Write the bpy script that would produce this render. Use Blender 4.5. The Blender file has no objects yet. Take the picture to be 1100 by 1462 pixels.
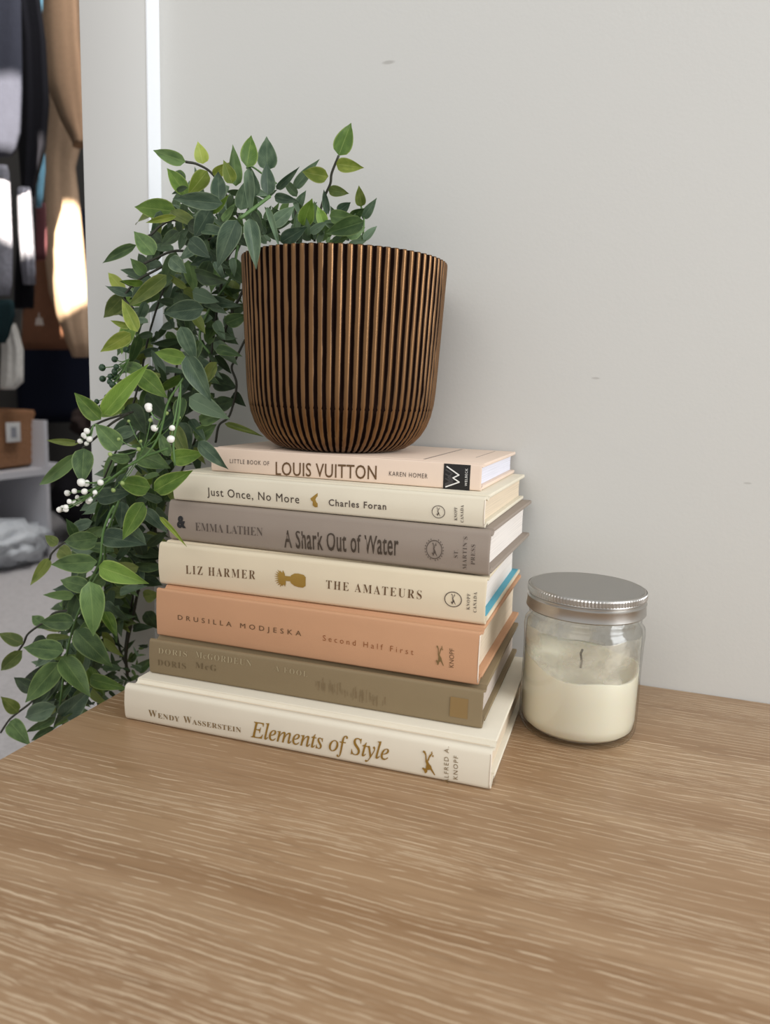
import bpy, bmesh, math, random
from mathutils import Vector, Matrix
from mathutils.geometry import tessellate_polygon
random.seed(7)
sc = bpy.context.scene
COL = sc.collection
PI = math.pi
# ------------------------------------------------------------------ camera
W, H, FPX = 1100.0, 1462.0, 1068.4
YAW, PIT, ROL = math.radians(18.39), math.radians(9.14), math.radians(1.99)
CAM = Vector((0.0129, -0.4824, 0.2163))
Fv = Vector((-math.sin(YAW)*math.cos(PIT), math.cos(YAW)*math.cos(PIT), -math.sin(PIT)))
R0 = Vector((math.cos(YAW), math.sin(YAW), 0)); U0 = R0.cross(Fv)
Rv = math.cos(ROL)*R0 + math.sin(ROL)*U0; Uv = -math.sin(ROL)*R0 + math.cos(ROL)*U0
cd = bpy.data.cameras.new('camera'); cam = bpy.data.objects.new('camera', cd); COL.objects.link(cam)
M = Matrix.Identity(4)
for i in range(3): M[i][0], M[i][1], M[i][2], M[i][3] = Rv[i], Uv[i], -Fv[i], CAM[i]
cam.matrix_world = M
cd.sensor_fit = 'VERTICAL'; cd.sensor_height = 36; cd.lens = FPX/H*36; cd.clip_start = .01; cd.clip_end = 60
cd.dof.use_dof = True; cd.dof.focus_distance = .50; cd.dof.aperture_fstop = 8.5
sc.camera = cam
# ------------------------------------------------------------------ light
sc.view_settings.view_transform = 'Standard'; sc.view_settings.look = 'None'
sc.view_settings.gamma = 1; sc.view_settings.exposure = .35; sc.view_settings.use_curve_mapping = False
wd = bpy.data.worlds.new('world'); sc.world = wd; wd.use_nodes = True
bg = wd.node_tree.nodes['Background']; bg.inputs[0].default_value = (.90, .90, .905, 1); bg.inputs[1].default_value = .60
def area(name, loc, target, sx, sy, power, col):
    l = bpy.data.lights.new(name, 'AREA'); l.shape = 'RECTANGLE'; l.size = sx; l.size_y = sy; l.energy = power; l.color = col
    o = bpy.data.objects.new(name, l); COL.objects.link(o); o.location = loc
    o.rotation_euler = (Vector(target)-Vector(loc)).to_track_quat('-Z', 'Y').to_euler(); return o
area('window_light', (2.2, -.60, .95), (-.2, 0, .15), 1.2, 1.4, 38, (.93, .965, 1.0))
area('room_light', (-.2, -2.2, 1.6), (-.15, 0, .1), 1.6, 1.2, 11, (1.0, .965, .92))
area('closet_fill', (-1.25, 1.3, 1.9), (-2.3, 1.9, .3), .8, 1.2, 20, (1, .97, .93))  # added fill to brighten clothes and carpet
sp = bpy.data.lights.new('sunbeam', 'SPOT'); sp.energy = 17000; sp.spot_size = math.radians(3.1); sp.spot_blend = .08; sp.shadow_soft_size = .02; sp.color = (1, .9, .74)
so = bpy.data.objects.new('sunbeam', sp); COL.objects.link(so)
# ------------------------------------------------------------------ helpers
def ray(u, v): return Fv + Rv*((u-W/2)/FPX) - Uv*((v-H/2)/FPX)
def at(u, v, Y):
    e = ray(u, v); return CAM + e*((Y-CAM.y)/e.y)
def atx(u, v, X):
    e = ray(u, v); return CAM + e*((X-CAM.x)/e.x)
def atz(u, v, Z):
    e = ray(u, v); return CAM + e*((Z-CAM.z)/e.z)
def srgb(r, g, b):
    f = lambda c: (c/255/12.92) if c/255 <= .04045 else ((c/255+.055)/1.055)**2.4
    return (f(r), f(g), f(b), 1)
def mat(name, col, rough=.6, metal=0, spec=.5, bump=None, var=None, sheen=0):
    m = bpy.data.materials.new(name); m.use_nodes = True; nt = m.node_tree; p = nt.nodes['Principled BSDF']
    p.inputs['Base Color'].default_value = col; p.inputs['Roughness'].default_value = rough
    p.inputs['Metallic'].default_value = metal; p.inputs['Specular IOR Level'].default_value = spec
    if sheen: p.inputs['Sheen Weight'].default_value = sheen
    tc = nt.nodes.new('ShaderNodeTexCoord')
    if var:      # (scale vec3, amount)
        s, amt = var
        mp = nt.nodes.new('ShaderNodeMapping'); mp.inputs['Scale'].default_value = s
        nz = nt.nodes.new('ShaderNodeTexNoise'); nz.inputs['Scale'].default_value = 1; nz.inputs['Detail'].default_value = 4
        nt.links.new(tc.outputs['Object'], mp.inputs[0]); nt.links.new(mp.outputs[0], nz.inputs[0])
        mx = nt.nodes.new('ShaderNodeMix'); mx.data_type = 'RGBA'
        mx.inputs['A'].default_value = tuple(c*(1-amt) for c in col[:3])+(1,)
        mx.inputs['B'].default_value = tuple(min(1, c*(1+amt)) for c in col[:3])+(1,)
        nt.links.new(nz.outputs[0], mx.inputs['Factor']); nt.links.new(mx.outputs['Result'], p.inputs['Base Color'])
    if bump:     # (scale vec3, strength, distance)
        s, st, d = bump
        mp = nt.nodes.new('ShaderNodeMapping'); mp.inputs['Scale'].default_value = s
        nz = nt.nodes.new('ShaderNodeTexNoise'); nz.inputs['Scale'].default_value = 1; nz.inputs['Detail'].default_value = 3
        nt.links.new(tc.outputs['Object'], mp.inputs[0]); nt.links.new(mp.outputs[0], nz.inputs[0])
        b = nt.nodes.new('ShaderNodeBump'); b.inputs['Strength'].default_value = st; b.inputs['Distance'].default_value = d
        nt.links.new(nz.outputs[0], b.inputs['Height']); nt.links.new(b.outputs[0], p.inputs['Normal'])
    return m
def mesh_obj(name, verts, faces, m, parent=None, smooth=False, uv=None, split=None):
    me = bpy.data.meshes.new(name); me.from_pydata([tuple(v) for v in verts], [], faces); me.update()
    if m: me.materials.append(m)
    if smooth: me.shade_smooth()
    if split is not None: me.set_sharp_from_angle(angle=math.radians(split))
    o = bpy.data.objects.new(name, me); COL.objects.link(o)
    if parent: o.parent = parent
    return o
def bm_obj(name, bm, m, parent=None, smooth=False, split=None):
    bmesh.ops.recalc_face_normals(bm, faces=bm.faces)
    me = bpy.data.meshes.new(name); bm.to_mesh(me); bm.free()
    if m: me.materials.append(m)
    if smooth: me.shade_smooth()
    if split is not None: me.set_sharp_from_angle(angle=math.radians(split))
    o = bpy.data.objects.new(name, me); COL.objects.link(o)
    if parent: o.parent = parent
    return o
def box_bm(x0, x1, y0, y1, z0, z1, bev=0, seg=2, bm=None):
    own = bm is None
    if own: bm = bmesh.new()
    g = bmesh.ops.create_cube(bm, size=1)
    for v in g['verts']:
        v.co = Vector((x0+(v.co.x+.5)*(x1-x0), y0+(v.co.y+.5)*(y1-y0), z0+(v.co.z+.5)*(z1-z0)))
    if bev: bmesh.ops.bevel(bm, geom=list({e for v in g['verts'] for e in v.link_edges}), offset=bev, segments=seg, profile=.5, affect='EDGES')
    return bm
def box(name, x0, x1, y0, y1, z0, z1, m, parent=None, bev=0):
    return bm_obj(name, box_bm(x0, x1, y0, y1, z0, z1, bev), m, parent, smooth=bev > 0, split=40 if bev else None)
def tube(name, pts, r, m, parent=None, n=7, r1=None):
    pts = [Vector(p) for p in pts]; vs = []; fs = []
    r1 = r if r1 is None else r1
    for i, p in enumerate(pts):
        t = (pts[min(i+1, len(pts)-1)]-pts[max(i-1, 0)]).normalized()
        a = t.cross(Vector((.3, .9, .2))).normalized(); b = t.cross(a)
        rr = r+(r1-r)*i/max(1, len(pts)-1)
        for k in range(n):
            an = 2*PI*k/n; vs.append(p+(a*math.cos(an)+b*math.sin(an))*rr)
    for i in range(len(pts)-1):
        for k in range(n):
            k2 = (k+1) % n; fs.append((i*n+k, i*n+k2, (i+1)*n+k2, (i+1)*n+k))
    fs.append(tuple(range(n))[::-1]); fs.append(tuple((len(pts)-1)*n+k for k in range(n)))
    return mesh_obj(name, vs, fs, m, parent, smooth=True)
def smooth_path(pts, n=5):
    pts = [Vector(p) for p in pts]
    if len(pts) < 3: return pts
    out = []; P = [pts[0]*2-pts[1]]+pts+[pts[-1]*2-pts[-2]]
    for i in range(1, len(P)-2):
        a, b, c, d = P[i-1:i+3]
        for k in range(n):
            t = k/n
            out.append(.5*((2*b)+(c-a)*t+(2*a-5*b+4*c-d)*t*t+(3*b-a-3*c+d)*t**3))
    out.append(pts[-1]); return out
def lathe(name, prof, m, parent=None, n=64, split=35, radial=None):
    vs = []; fs = []
    for (r, z) in prof:
        for k in range(n):
            a = 2*PI*k/n; rr = r*(radial(k, r, z) if radial else 1); vs.append((rr*math.cos(a), rr*math.sin(a), z))
    for i in range(len(prof)-1):
        for k in range(n):
            k2 = (k+1) % n; fs.append((i*n+k, i*n+k2, (i+1)*n+k2, (i+1)*n+k))
    if prof[0][0] > 1e-5: fs.append(tuple(range(n))[::-1])
    if prof[-1][0] > 1e-5: fs.append(tuple((len(prof)-1)*n+k for k in range(n)))
    return mesh_obj(name, vs, fs, m, parent, smooth=True, split=split)
def empty(name, loc, label, cat, group=None, rz=0):
    o = bpy.data.objects.new(name, None); COL.objects.link(o); o.location = loc; o.rotation_euler.z = rz; o.empty_display_size = .01
    tag(o, label, cat, group); return o
def tag(o, label, cat, group=None):
    o['label'] = label; o['category'] = cat
    if group: o['group'] = group
    return o
def struct(o): o['kind'] = 'structure'; return o
# ------------------------------------------------------------------ setting
YW = .104; FLOOR = -.45; TX = -.3195
def wall_material():
    m = mat('wall_paint', srgb(207, 206, 201), .75, spec=.25, bump=((420, 420, 420), .12, .0006), var=((3, 3, 3), .012))
    nt = m.node_tree; p = nt.nodes['Principled BSDF']
    src = p.inputs['Base Color'].links[0].from_socket
    geo = nt.nodes.new('ShaderNodeNewGeometry'); last = src
    for (u, v, r, st) in ((555, 89, .0028, 1), (851, 540, .0017, .8), (1068, 690, .0015, .8)):   # three small scuffs in the paint
        c = at(u, v, YW)
        sub = nt.nodes.new('ShaderNodeVectorMath'); sub.operation = 'SUBTRACT'; sub.inputs[1].default_value = c
        nt.links.new(geo.outputs['Position'], sub.inputs[0])
        ml = nt.nodes.new('ShaderNodeVectorMath'); ml.operation = 'MULTIPLY'; ml.inputs[1].default_value = (.45, 1, 1.6)
        nt.links.new(sub.outputs[0], ml.inputs[0])
        ln = nt.nodes.new('ShaderNodeVectorMath'); ln.operation = 'LENGTH'; nt.links.new(ml.outputs[0], ln.inputs[0])
        mr = nt.nodes.new('ShaderNodeMapRange'); mr.inputs[1].default_value = r*.5; mr.inputs[2].default_value = r; mr.inputs[3].default_value = .35*st; mr.inputs[4].default_value = 0
        nt.links.new(ln.outputs['Value'], mr.inputs[0])
        mx = nt.nodes.new('ShaderNodeMix'); mx.data_type = 'RGBA'; mx.inputs['B'].default_value = srgb(120, 112, 102)
        nt.links.new(mr.outputs[0], mx.inputs['Factor']); nt.links.new(last, mx.inputs['A']); last = mx.outputs['Result']
    nt.links.new(last, p.inputs['Base Color'])
    return m
WALL = wall_material()
TRIM = mat('trim_paint', srgb(209, 208, 204), .5, spec=.4)
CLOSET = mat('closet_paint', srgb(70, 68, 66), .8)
JX = -.3985; AX = -.4655
struct(box('wall_back', AX+.004, 2.2, YW, YW+.10, FLOOR, 2.3, WALL))
struct(box('trim_1', AX, JX, YW-.0165, YW, FLOOR, 2.3, TRIM, bev=.0012))
struct(box('trim_2', JX, JX+.0012, YW-.0168, YW, FLOOR, 2.3, mat('pale_side_strip', srgb(238, 240, 243), .35)))  # thin strip over the trim's right side face, paler than its front
struct(box('wall_front_left', -3.2, -1.35, YW, YW+.10, FLOOR, 2.3, WALL))
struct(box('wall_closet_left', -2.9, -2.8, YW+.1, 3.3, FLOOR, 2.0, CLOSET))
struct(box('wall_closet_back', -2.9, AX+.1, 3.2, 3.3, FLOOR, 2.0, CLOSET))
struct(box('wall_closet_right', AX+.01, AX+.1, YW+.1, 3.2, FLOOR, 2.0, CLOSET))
struct(box('wall_above_door', -1.35, AX+.004, YW, YW+.10, 1.62, 2.3, WALL))
def carpet():
    m = mat('carpet', srgb(192, 189, 190), .95, spec=.1, bump=((260, 260, 260), .8, .004), var=((90, 90, 90), .22))
    return m
struct(box('floor', -3.2, 2.2, -2.6, 3.3, FLOOR-.05, FLOOR, carpet()))
# ------------------------------------------------------------------ cabinet
def wood(name='oak_veneer'):
    m = bpy.data.materials.new(name); m.use_nodes = True; nt = m.node_tree; p = nt.nodes['Principled BSDF']; N = nt.nodes.new; L = nt.links.new
    tc = N('ShaderNodeTexCoord')
    def noise(scale, det=3, vec=None, rough=.5):
        mp = N('ShaderNodeMapping'); mp.inputs['Scale'].default_value = scale; L(vec or tc.outputs['Object'], mp.inputs[0])
        nz = N('ShaderNodeTexNoise'); nz.inputs['Scale'].default_value = 1; nz.inputs['Detail'].default_value = det; nz.inputs['Roughness'].default_value = rough
        L(mp.outputs[0], nz.inputs[0]); return nz.outputs[0]
    def math_(op, a, b=None):
        n = N('ShaderNodeMath'); n.operation = op; n.use_clamp = False
        for i, x in enumerate((a, b)):
            if x is None: continue
            if isinstance(x, (int, float)): n.inputs[i].default_value = x
            else: L(x, n.inputs[i])
        return n.outputs[0]
    # wavy grain: shift y by a slow noise
    w1 = noise((2.2, 7, 1), 2); w2 = noise((20, 70, 1), 1)
    sh = math_('ADD', math_('MULTIPLY', math_('SUBTRACT', w1, .5), .026), math_('MULTIPLY', math_('SUBTRACT', w2, .5), .0022))
    sx = N('ShaderNodeSeparateXYZ'); L(tc.outputs['Object'], sx.inputs[0])
    cx = N('ShaderNodeCombineXYZ'); L(sx.outputs[0], cx.inputs[0]); L(math_('ADD', sx.outputs[1], sh), cx.inputs[1]); L(sx.outputs[2], cx.inputs[2])
    v = cx.outputs[0]
    def ramp(f, a, b):
        r = N('ShaderNodeMapRange'); r.inputs[1].default_value = min(a, b); r.inputs[2].default_value = max(a, b); r.inputs[3].default_value = 0 if a < b else 1; r.inputs[4].default_value = 1 if a < b else 0; r.interpolation_type = 'SMOOTHSTEP'; L(f, r.inputs[0]); return r.outputs[0]
    yv = N('ShaderNodeSeparateXYZ'); L(v, yv.inputs[0])
    jag = math_('MULTIPLY', math_('SUBTRACT', noise((75, 60, 1), 3, v), .5), .0016)
    def lines(freq, seed, wid, bscale, b0, b1, z0, z1):
        """rows of broken limed pores following the growth lines"""
        dr = math_('MULTIPLY', noise((1.6, 30, 1), 2, v), seed)
        ph = math_('ADD', math_('MULTIPLY', math_('ADD', yv.outputs[1], jag), freq), dr)
        d = math_('ABSOLUTE', math_('SUBTRACT', math_('FRACT', ph), .5))
        ln = ramp(d, wid, wid*.35)
        return math_('MULTIPLY', math_('MULTIPLY', ln, ramp(noise(bscale, 2, v), b0, b1)), ramp(noise((1.4+seed*.1, 15+seed, 1), 2, v), z0, z1))
    s1 = lines(215, 3.0, .085, (38, 330, 1), .43, .53, .30, .44)
    s2 = lines(390, 4.3, .13, (52, 520, 1), .44, .56, .44, .60)
    s3 = lines(640, 5.1, .18, (60, 800, 1), .46, .60, .40, .62)
    streak = math_('MINIMUM', math_('ADD', math_('ADD', math_('MULTIPLY', s1, .8), math_('MULTIPLY', s2, .7)), math_('MULTIPLY', s3, .35)), .85)
    base = N('ShaderNodeMix'); base.data_type = 'RGBA'; base.inputs['A'].default_value = srgb(150, 117, 84); base.inputs['B'].default_value = srgb(171, 140, 107)
    L(ramp(noise((2.5, 34, 1), 4, v, .6), .3, .7), base.inputs['Factor'])
    dk = N('ShaderNodeMix'); dk.data_type = 'RGBA'; dk.inputs['B'].default_value = srgb(126, 96, 66); L(base.outputs['Result'], dk.inputs['A'])
    L(math_('MULTIPLY', ramp(noise((18, 520, 1), 2, v), .5, .72), .38), dk.inputs['Factor'])
    fin = N('ShaderNodeMix'); fin.data_type = 'RGBA'; fin.inputs['B'].default_value = srgb(220, 198, 168); L(dk.outputs['Result'], fin.inputs['A']); L(streak, fin.inputs['Factor'])
    L(fin.outputs['Result'], p.inputs['Base Color']); p.inputs['Roughness'].default_value = .42; p.inputs['Specular IOR Level'].default_value = .45
    b = N('ShaderNodeBump'); b.inputs['Strength'].default_value = .25; b.inputs['Distance'].default_value = .0004; L(streak, b.inputs['Height']); L(b.outputs[0], p.inputs['Normal'])
    return m
WOOD = wood()
cab = empty('wooden_cabinet', (.2, -.15, FLOOR), 'long wooden cabinet with limed oak grain top carrying the book stack and candle', 'cabinet')
def cabp(name, *a, **k):
    o = box(name, *a, **k); o.parent = cab; o.matrix_parent_inverse = Matrix.Translation((-.2, .15, -FLOOR)); return o
cabp('top_panel', TX, .95, -.42, YW-.0005, -.022, 0, WOOD, bev=.0012)
cabp('side_panel', TX+.002, TX+.02, -.415, YW-.002, FLOOR, -.0225, WOOD)
cabp('side_panel', .93, .948, -.415, YW-.002, FLOOR, -.0225, WOOD)
cabp('back_panel', TX+.0205, .9295, YW-.012, YW-.002, FLOOR+.03, -.0225, WOOD)
for k in range(2):
    d = cabp('drawer', TX+.022+.624*k, TX+.022+.62*(k+1), -.415, -.397, FLOOR+.04, -.026, WOOD, bev=.001)
    hz = box('handle', -.06, .06, -.012, 0, -.006, .006, mat('handle_metal', srgb(120, 116, 110), .35, 1), bev=.003)
    hz.parent = d; hz.location = (TX+.33+.62*k, -.4155, -.12)
# ------------------------------------------------------------------ lettering
def mp_(s, base):
    r = ''
    for ch in s:
        if 'A' <= ch <= 'Z': r += chr(base+ord(ch)-65)
        elif 'a' <= ch <= 'z': r += '\u210e' if (base == 0x1d434 and ch == 'h') else chr(base+26+ord(ch)-97)
        else: r += ch
    return r
BOLD = lambda s: mp_(s, 0x1d400)
ITAL = lambda s: mp_(s, 0x1d434)
def text_mesh(s, spacing=1.0, offset=0.0, small=None):
    """flat glyph mesh of s; returns verts, faces, width; cap height is measured from the letter H-like extents"""
    c = bpy.data.curves.new('lettering', 'FONT'); c.body = s; c.size = 1; c.space_character = spacing; c.offset = offset; c.resolution_u = 3
    if small:                      # small capitals: every letter but the first of each word drawn smaller
        c.small_caps_scale = small
        for i, f in enumerate(c.body_format):
            f.use_small_caps = True
    o = bpy.data.objects.new('lettering', c); COL.objects.link(o); bpy.context.view_layer.update()
    me = bpy.data.meshes.new_from_object(o.evaluated_get(bpy.context.evaluated_depsgraph_get()))
    bpy.data.objects.remove(o); bpy.data.curves.remove(c)
    vs = [v.co.copy() for v in me.vertices]; fs = [tuple(p.vertices) for p in me.polygons]; bpy.data.meshes.remove(me)
    return vs, fs
def poly_mesh(loops):
    """flat filled polygons given as lists of (x, y)"""
    vs = []; fs = []
    for lp in loops:
        b = len(vs); P = [Vector((x, y, 0)) for x, y in lp]; vs += P
        for t in tessellate_polygon([P]): fs.append(tuple(b+i for i in t))
    return vs, fs
def stroke(pts, w):
    out = []
    for (a, b) in zip(pts[:-1], pts[1:]):
        a = Vector(a); b = Vector(b); d = (b-a).normalized()*w*.5; n = Vector((-d.y, d.x))
        out.append([tuple(a-d*.6+n), tuple(a-d*.6-n), tuple(b+d*.6-n), tuple(b+d*.6+n)])
    return out
def ring(cx, cy, r, w, n=28):
    out = []
    for k in range(n):
        a, b = 2*PI*k/n, 2*PI*(k+1)/n
        out.append([(cx+(r-w/2)*math.cos(a), cy+(r-w/2)*math.sin(a)), (cx+(r+w/2)*math.cos(a), cy+(r+w/2)*math.sin(a)),
                    (cx+(r+w/2)*math.cos(b), cy+(r+w/2)*math.sin(b)), (cx+(r-w/2)*math.cos(b), cy+(r-w/2)*math.sin(b))])
    return out
HOUND = [[(.30, .02), (.42, .10), (.44, .20), (.60, .24), (.86, .02), (.90, .06), (.70, .30), (.66, .40), (.52, .50), (.46, .58), (.52, .66), (.56, .80),
          (.50, .82), (.42, .66), (.38, .60), (.34, .86), (.26, .98), (.14, 1.0), (.12, .92), (.22, .88), (.27, .80), (.30, .55), (.36, .45), (.34, .26), (.26, .26), (.16, .28), (.12, .22), (.22, .16)],
         [(.56, .76), (.62, .84), (.70, .92), (.66, 1.02), (.60, 1.0), (.62, .92), (.52, .86), (.50, .80)], [(.68, .80), (.76, .80), (.76, .88), (.68, .88)]]
PINE = [[(.56, .26), (.66, .16), (.78, .12), (.92, .12), (1.0, .22), (1.0, .62), (.94, .72), (.78, .76), (.66, .74), (.56, .64), (.5, .45)]]
for k in range(13):
    a = math.radians(100+14.5*k); cx_, cy_ = .42-.012*abs(k-6), .45
    L_ = (.30 if k in (0, 12) else .38)
    L2 = .42 if abs(k-6) < 5 else .34
    n_ = Vector((-math.sin(a), math.cos(a)))*.034; d_ = Vector((math.cos(a)*L_, math.sin(a)*L2*1.15))
    c_ = Vector((cx_, cy_)); PINE.append([tuple(c_-n_), tuple(c_+d_*.6-n_*1.1), tuple(c_+d_), tuple(c_+d_*.6+n_*1.1), tuple(c_+n_)])
PINE.append([(.34, .34), (.6, .36), (.6, .58), (.34, .58), (.26, .46)])
# ------------------------------------------------------------------ books
GOLD = mat('gold_foil', srgb(168, 134, 62), .38, .55)
GOLDD = mat('dull_gold_foil', srgb(132, 108, 68), .5, .3)
BRONZE = mat('bronze_foil', srgb(105, 78, 50), .5, .3)
COPPER = mat('copper_foil', srgb(150, 92, 48), .45, .4)
INKD = mat('dark_ink', srgb(66, 54, 42), .6)
INKG = mat('grey_ink', srgb(84, 72, 63), .6)
BLACK = mat('black_ink', srgb(16, 14, 13), .5)
WHITE = mat('white_ink', srgb(235, 233, 228), .6)
CHAR = mat('charcoal_ink', srgb(62, 60, 60), .6)
FADE = mat('faded_ink', srgb(158, 143, 112), .7)
FADE2 = mat('ghost_ink', srgb(100, 83, 55), .7)
def pages(name, col, dark=.10):
    m = mat(name, col, .85, spec=.1)
    nt = m.node_tree; p = nt.nodes['Principled BSDF']; tc = nt.nodes.new('ShaderNodeTexCoord'); mpn = nt.nodes.new('ShaderNodeMapping'); mpn.inputs['Scale'].default_value = (12, 12, 2600)
    nz = nt.nodes.new('ShaderNodeTexNoise'); nz.inputs['Scale'].default_value = 1; nt.links.new(tc.outputs['Object'], mpn.inputs[0]); nt.links.new(mpn.outputs[0], nz.inputs[0])
    mx = nt.nodes.new('ShaderNodeMix'); mx.data_type = 'RGBA'; mx.inputs['A'].default_value = tuple(c*(1-dark*2) for c in col[:3])+(1,); mx.inputs['B'].default_value = col
    mr = nt.nodes.new('ShaderNodeMapRange'); mr.inputs[1].default_value = .3; mr.inputs[2].default_value = .6; nt.links.new(nz.outputs[0], mr.inputs[0])
    nt.links.new(mr.outputs[0], mx.inputs['Factor']); nt.links.new(mx.outputs['Result'], p.inputs['Base Color'])
    return m
def cloth(name, col, weave=True, rough=.7):
    return mat(name, col, rough, spec=.3, bump=((2600, 2600, 2600), .25 if weave else .08, .0003), var=((35, 60, 60), .05))
class Book:
    def __init__(s, name, label, x, y, z, rot, L, D, T, cm, pm, inner=None, th=.0026, bulge=.0012, corner=.0022, groove=.0013, hinge=.0075, inset=.0032, wt=.0016, gs=1.0, spm=None):
        s.e = empty(name, (x, y, z), label, 'book', 'books in the stack', math.radians(rot)); s.L, s.D, s.T, s.rot = L, D, T, math.radians(rot); s.o = Vector((x, y, z)); s.bulge = bulge
        T0 = T-.0003
        # boards
        for nm, za, zb in (('back_cover', 0, th), ('front_cover', T0-th, T0)):
            bm = box_bm(-L, 0, hinge+.0018, D, za, zb, .0006, 2)
            bm_obj(nm, bm, cm, s.e, smooth=True, split=50)
            if inner:      # coloured endpaper on the inner face
                zi = zb if nm == 'back_cover' else za
                sgn = 1 if nm == 'back_cover' else -1
                bm_obj('endpaper', box_bm(-L+.0012, -.0012, hinge+.004, D-.0012, min(zi, zi+sgn*.0003), max(zi, zi+sgn*.0003)), inner, s.e)
        # spine with the two hinge grooves, a C-shaped profile drawn out along the book
        out = [(hinge+.0022, .0004), (hinge+.001, groove*.8), (hinge-.0008, groove), (hinge-.0028*gs, groove*.35), (corner+.0012, 0)]
        for k in range(5):
            a = PI/2*k/4; out.append((corner-corner*math.sin(a), corner-corner*math.cos(a)))
        n = 9
        for k in range(1, n):
            t = k/n; out.append((-bulge*math.sin(PI*t), corner+(T0-2*corner)*t))
        top = [(yy, T0-zz) for yy, zz in out[:10]][::-1]
        out = out+top
        inn = []
        for i, (yy, zz) in enumerate(out):
            a = out[max(0, i-1)]; b = out[min(len(out)-1, i+1)]; dx, dz = b[0]-a[0], b[1]-a[1]; l = math.hypot(dx, dz) or 1
            inn.append((yy+dz/l*wt, zz-dx/l*wt))
        vs = []; fs = []; N = len(out)
        xs = [-L, -L+.0012, -.0012, 0]
        for xi, xx in enumerate(xs):
            sh = .0005 if xi in (0, 3) else 0
            for (yy, zz) in out: vs.append((xx, yy+sh*(1 if yy < hinge*.5 else 0), zz))
        for xx in (-L, 0):
            for (yy, zz) in inn: vs.append((xx, yy, zz))
        for j in range(3):
            for i in range(N-1): fs.append((j*N+i, j*N+i+1, (j+1)*N+i+1, (j+1)*N+i))
        bL, bR = 4*N, 5*N
        for i in range(N-1):
            fs.append((bL+i, bR+i, bR+i+1, bL+i+1)); fs.append((i, bL+i, bL+i+1, i+1)); fs.append((3*N+i, 3*N+i+1, bR+i+1, bR+i))
        for (i) in (0, N-1): fs.append((i, 3*N+i, bR+i, bL+i))
        bm = bmesh.new(); me = bpy.data.meshes.new('t'); me.from_pydata(vs, [], fs); bm.from_mesh(me); bpy.data.meshes.remove(me)
        s.spine = bm_obj('spine', bm, spm or cm, s.e, smooth=True, split=38)
        # page block with a rounded back and a hollow fore edge
        ys = .0045; prof = []
        n = 8
        for k in range(n+1):
            t = k/n; prof.append((ys-.0018*math.sin(PI*t), th+.0002+(T0-2*th-.0004)*t))
        for k in range(n, -1, -1):
            t = k/n; prof.append((D-inset-.0016*math.sin(PI*t), th+.0002+(T0-2*th-.0004)*t))
        vs = [(-L+inset, a, b) for a, b in prof]+[(-inset, a, b) for a, b in prof]; P = len(prof)
        fs = [tuple(range(P)), tuple(range(P, 2*P))[::-1]]+[(i, (i+1) % P, P+(i+1) % P, P+i) for i in range(P)]
        bm = bmesh.new(); me = bpy.data.meshes.new('t'); me.from_pydata(vs, [], fs); bm.from_mesh(me); bpy.data.meshes.remove(me)
        bm_obj('page_block', bm, pm, s.e, split=60, smooth=True)
    def uv(s, u, v):
        """pixel on the spine face -> (distance along the book, height)"""
        c, sn = math.cos(s.rot), math.sin(s.rot); n = Vector((sn, -c, 0)); e = ray(u, v)
        P = CAM+e*(((s.o-CAM).dot(n))/e.dot(n)); d = P-s.o
        return d.x*c+d.y*sn, d.z, (P-CAM).dot(Fv)
    def put(s, name, vf, fn, m, lift=.00025, parent=None):
        vs, fs = vf; out = []
        for v in vs:
            x, z = fn(v.x, v.y); t = (z-.002)/(s.T-.0043); t = min(1, max(0, t))
            out.append((x, -s.bulge*math.sin(PI*t)-lift, z))
        o = mesh_obj(name, out, fs, m, parent or s.spine); return o
    def text(s, name, txt, a, b, h, m, spacing=1, offset=0, small=None, ymap=None, lift=.0003):
        """a, b: pixel ends of the baseline; h: capital height in pixels"""
        vs, fs = text_mesh(txt, spacing, offset, small)
        if ymap:
            for v in vs: v.y = ymap(v.y)
        x0 = min(v.x for v in vs); x1 = max(v.x for v in vs)
        x1_, z1_, d1 = s.uv(*a); x2_, z2_, d2 = s.uv(*b)
        k = h*(d1+d2)/2/FPX/.70
        return s.put(name, (vs, fs), lambda x, y: (x1_+(x-x0)/(x1-x0)*(x2_-x1_), z1_+(z2_-z1_)*(x-x0)/(x1-x0)+y*k), m, lift)
    def vtext(s, name, txt, a, b, w, m, spacing=1, offset=0):
        """text read upwards: a = pixel of the bottom right corner, b = pixel of its top right corner"""
        vs, fs = text_mesh(txt, spacing, offset)
        x0 = min(v.x for v in vs); x1 = max(v.x for v in vs)
        xa, za, d1 = s.uv(*a); xb, zb, d2 = s.uv(*b); k = w*d1/FPX/.70
        return s.put(name, (vs, fs), lambda x, y: (xa+(xb-xa)*(x-x0)/(x1-x0)-y*k, za+(x-x0)/(x1-x0)*(zb-za)), m)
    def shape(s, name, loops, c, w, h, m, lift=.0003):
        xc, zc, d = s.uv(*c); kx = w*d/FPX; kz = h*d/FPX
        return s.put(name, poly_mesh(loops), lambda x, y: (xc+(x-.5)*kx, zc+(y-.5)*kz), m, lift)

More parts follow.
